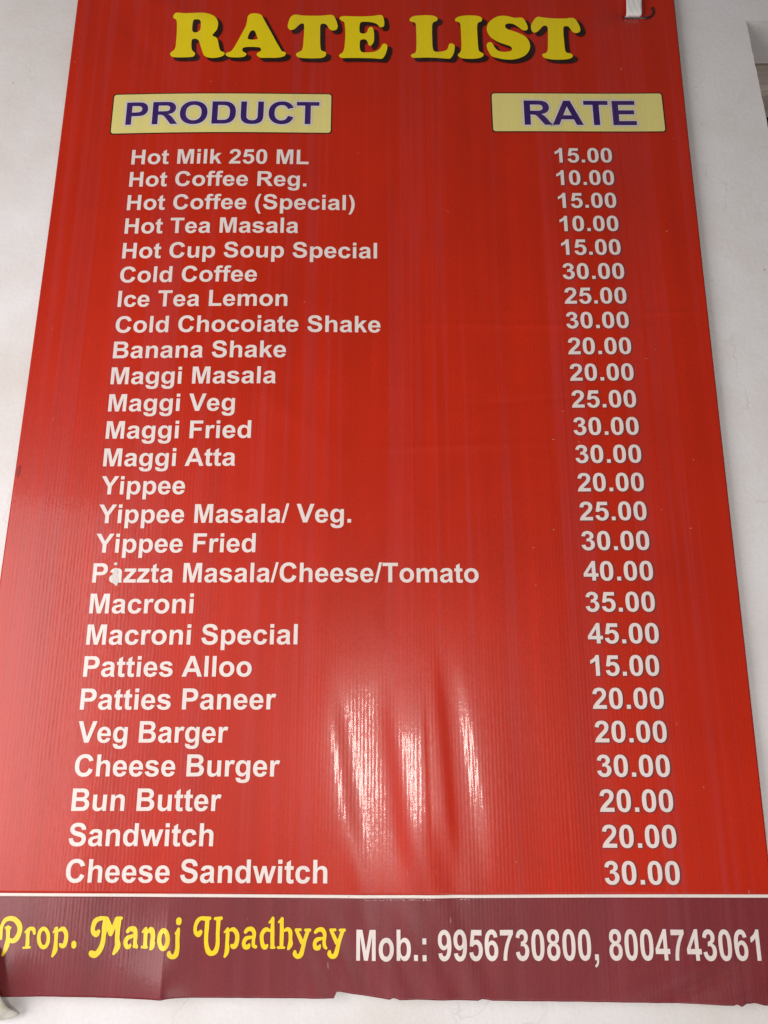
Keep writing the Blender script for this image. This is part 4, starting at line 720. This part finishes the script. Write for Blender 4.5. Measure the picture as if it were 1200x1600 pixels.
# ------------------------------------------------------------------ ties
def ribbon(name, path, widths, thick, mat, label, cat, cup=0.0, group=None):
    """A flat tape: path of (x, out, z) mm, swept with a width along x and a thickness."""
    n = len(path); seg = 11; P = []; F = []
    org = path[0]
    for k, (p, w) in enumerate(zip(path, widths)):
        a = np.array(path[max(k - 1, 0)], float); b = np.array(path[min(k + 1, n - 1)], float); d = b - a; d /= np.linalg.norm(d)
        side = np.array([1.0, 0, 0]); side -= d * side.dot(d); side /= np.linalg.norm(side); nr = np.cross(side, d)
        for face in (1, -1):
            for s in range(seg):
                t = -1 + 2 * s / (seg - 1)
                q = np.array(p, float) + side * t * w / 2 + nr * (face * thick / 2 * (1 - 0.7 * abs(t) ** 4) + cup * (1 - t * t) + 0.25 * math.sin(9 * t + k * 0.5))
                P.append(W(*q) - W(*org))
    m = 2 * seg
    ringi = lambda k: [k * m + s for s in range(seg)] + [k * m + seg + s for s in range(seg - 1, -1, -1)]
    for k in range(n - 1):
        A, B = ringi(k), ringi(k + 1)
        for s in range(m): F.append((A[s], A[(s + 1) % m], B[(s + 1) % m], B[s]))
    F.append(ringi(0)[::-1]); F.append(ringi(n - 1))
    me = bpy.data.meshes.new(name); me.from_pydata([tuple(p) for p in P], [], F); me.update()
    for pl in me.polygons: pl.use_smooth = True
    import bmesh
    bm = bmesh.new(); bm.from_mesh(me); bmesh.ops.recalc_face_normals(bm, faces=bm.faces); bm.to_mesh(me); bm.free()
    o = link(name, me, mat); o.location = W(*org)
    return tag(o, label, cat, group)
def catpath(pts, n=6): return [tuple(q) for q in spl(pts, n)]
top = catpath([(731.5, -8, 262), (731.4, -5, 256), (731.3, 1.0, 253.5), (731.4, 4.0, 258), (731.8, 5, 268), (732.2, 6, 285), (733, 7, 320), (733.5, 6, 345), (734, -4, 375), (734, -11, 392)])
ribbon('cloth_tie', top, [22.8] * len(top), 1.4, M_TAPE, 'flat white cotton tie through the upper right slit of the banner', 'tie', 0.5)
bt = catpath([(-79, -4, -1000), (-77, 6, -1003), (-74, 15, -1012), (-70, 18, -1030), (-66, 16, -1046), (-62, 8, -1058), (-58, -3, -1066), (-56, -10, -1072)])
ribbon('cloth_tie', bt, list(np.linspace(26, 42, len(bt))), 3.0, M_CLOTH, 'mottled white cloth tie curling over the lower left corner of the banner', 'tie', 2.5)

# ------------------------------------------------------------------ the wall and the opening at its right
def prism(name, poly, o0, o1, mat, parent=None):
    """Plane polygon (x, z) in mm extruded from o0 to o1 mm out of the wall."""
    c = np.mean(np.array(poly), 0); org = W(c[0], o0, min(p[1] for p in poly))
    n = len(poly); P = [W(x, o1, z) - org for x, z in poly] + [W(x, o0, z) - org for x, z in poly]
    F = [tuple(range(n)), tuple(range(2 * n - 1, n - 1, -1))] + [(k + n, (k + 1) % n + n, (k + 1) % n, k) for k in range(n)]
    me = bpy.data.meshes.new(name); me.from_pydata([tuple(p) for p in P], [], F); me.update()
    o = link(name, me, mat); o.location = org
    return o
WF = -14.0                                 # wall face, mm behind the banner's mean plane
random.seed(3)
jamb = [(905 + 7.5 * (257 - z) / 150 * 0.9 + random.uniform(-0.5, 0.5), z) for z in np.arange(255, -1500, -9.0)]
poly = [(-3500, -2200), (925, -2200)] + [(925, -1500)] + jamb[::-1] + [(904.5, 257)] + [(x, 257 + random.uniform(-0.4, 0.4)) for x in range(925, 1500, 25)] + [(1500, 257), (3500, 257), (3500, 1400), (-3500, 1400)]
import bmesh
def wall():
    o = prism('plaster_wall', poly, WF - 80, WF, M_WALL)
    bm = bmesh.new(); bm.from_mesh(o.data)
    bmesh.ops.triangulate(bm, faces=[f for f in bm.faces if len(f.verts) > 4])
    bmesh.ops.recalc_face_normals(bm, faces=bm.faces)
    bm.to_mesh(o.data); bm.free()
    return tag(o, 'scuffed white plastered wall behind the red banner', 'wall')
wall()
win = tag(empty('wooden_frame', W(1100, WF - 160, -400)), 'bare wood frame with a dark board deep in the opening at upper right', 'wooden frame')
def box(name, x0, x1, z0, z1, o0, o1, mat, bev=1.5):
    bm = bmesh.new(); bmesh.ops.create_cube(bm, size=1.0)
    org = win.location
    for v in bm.verts:
        v.co = W(x0 if v.co.x < 0 else x1, o1 if v.co.y < 0 else o0, z0 if v.co.z < 0 else z1) - org
    bmesh.ops.bevel(bm, geom=bm.edges[:], offset=bev / 1000, segments=2, affect='EDGES')
    me = bpy.data.meshes.new(name); bm.to_mesh(me); bm.free()
    return link(name, me, mat, win)
box('top_rail', 860, 1500, 214, 284, WF - 150, WF - 100, M_WOOD)
box('side_rail', 1140, 1190, -1500, 212, WF - 150, WF - 100, M_WOOD)
box('board', 850, 1500, -1500, 330, WF - 175, WF - 153, M_DARKWOOD)
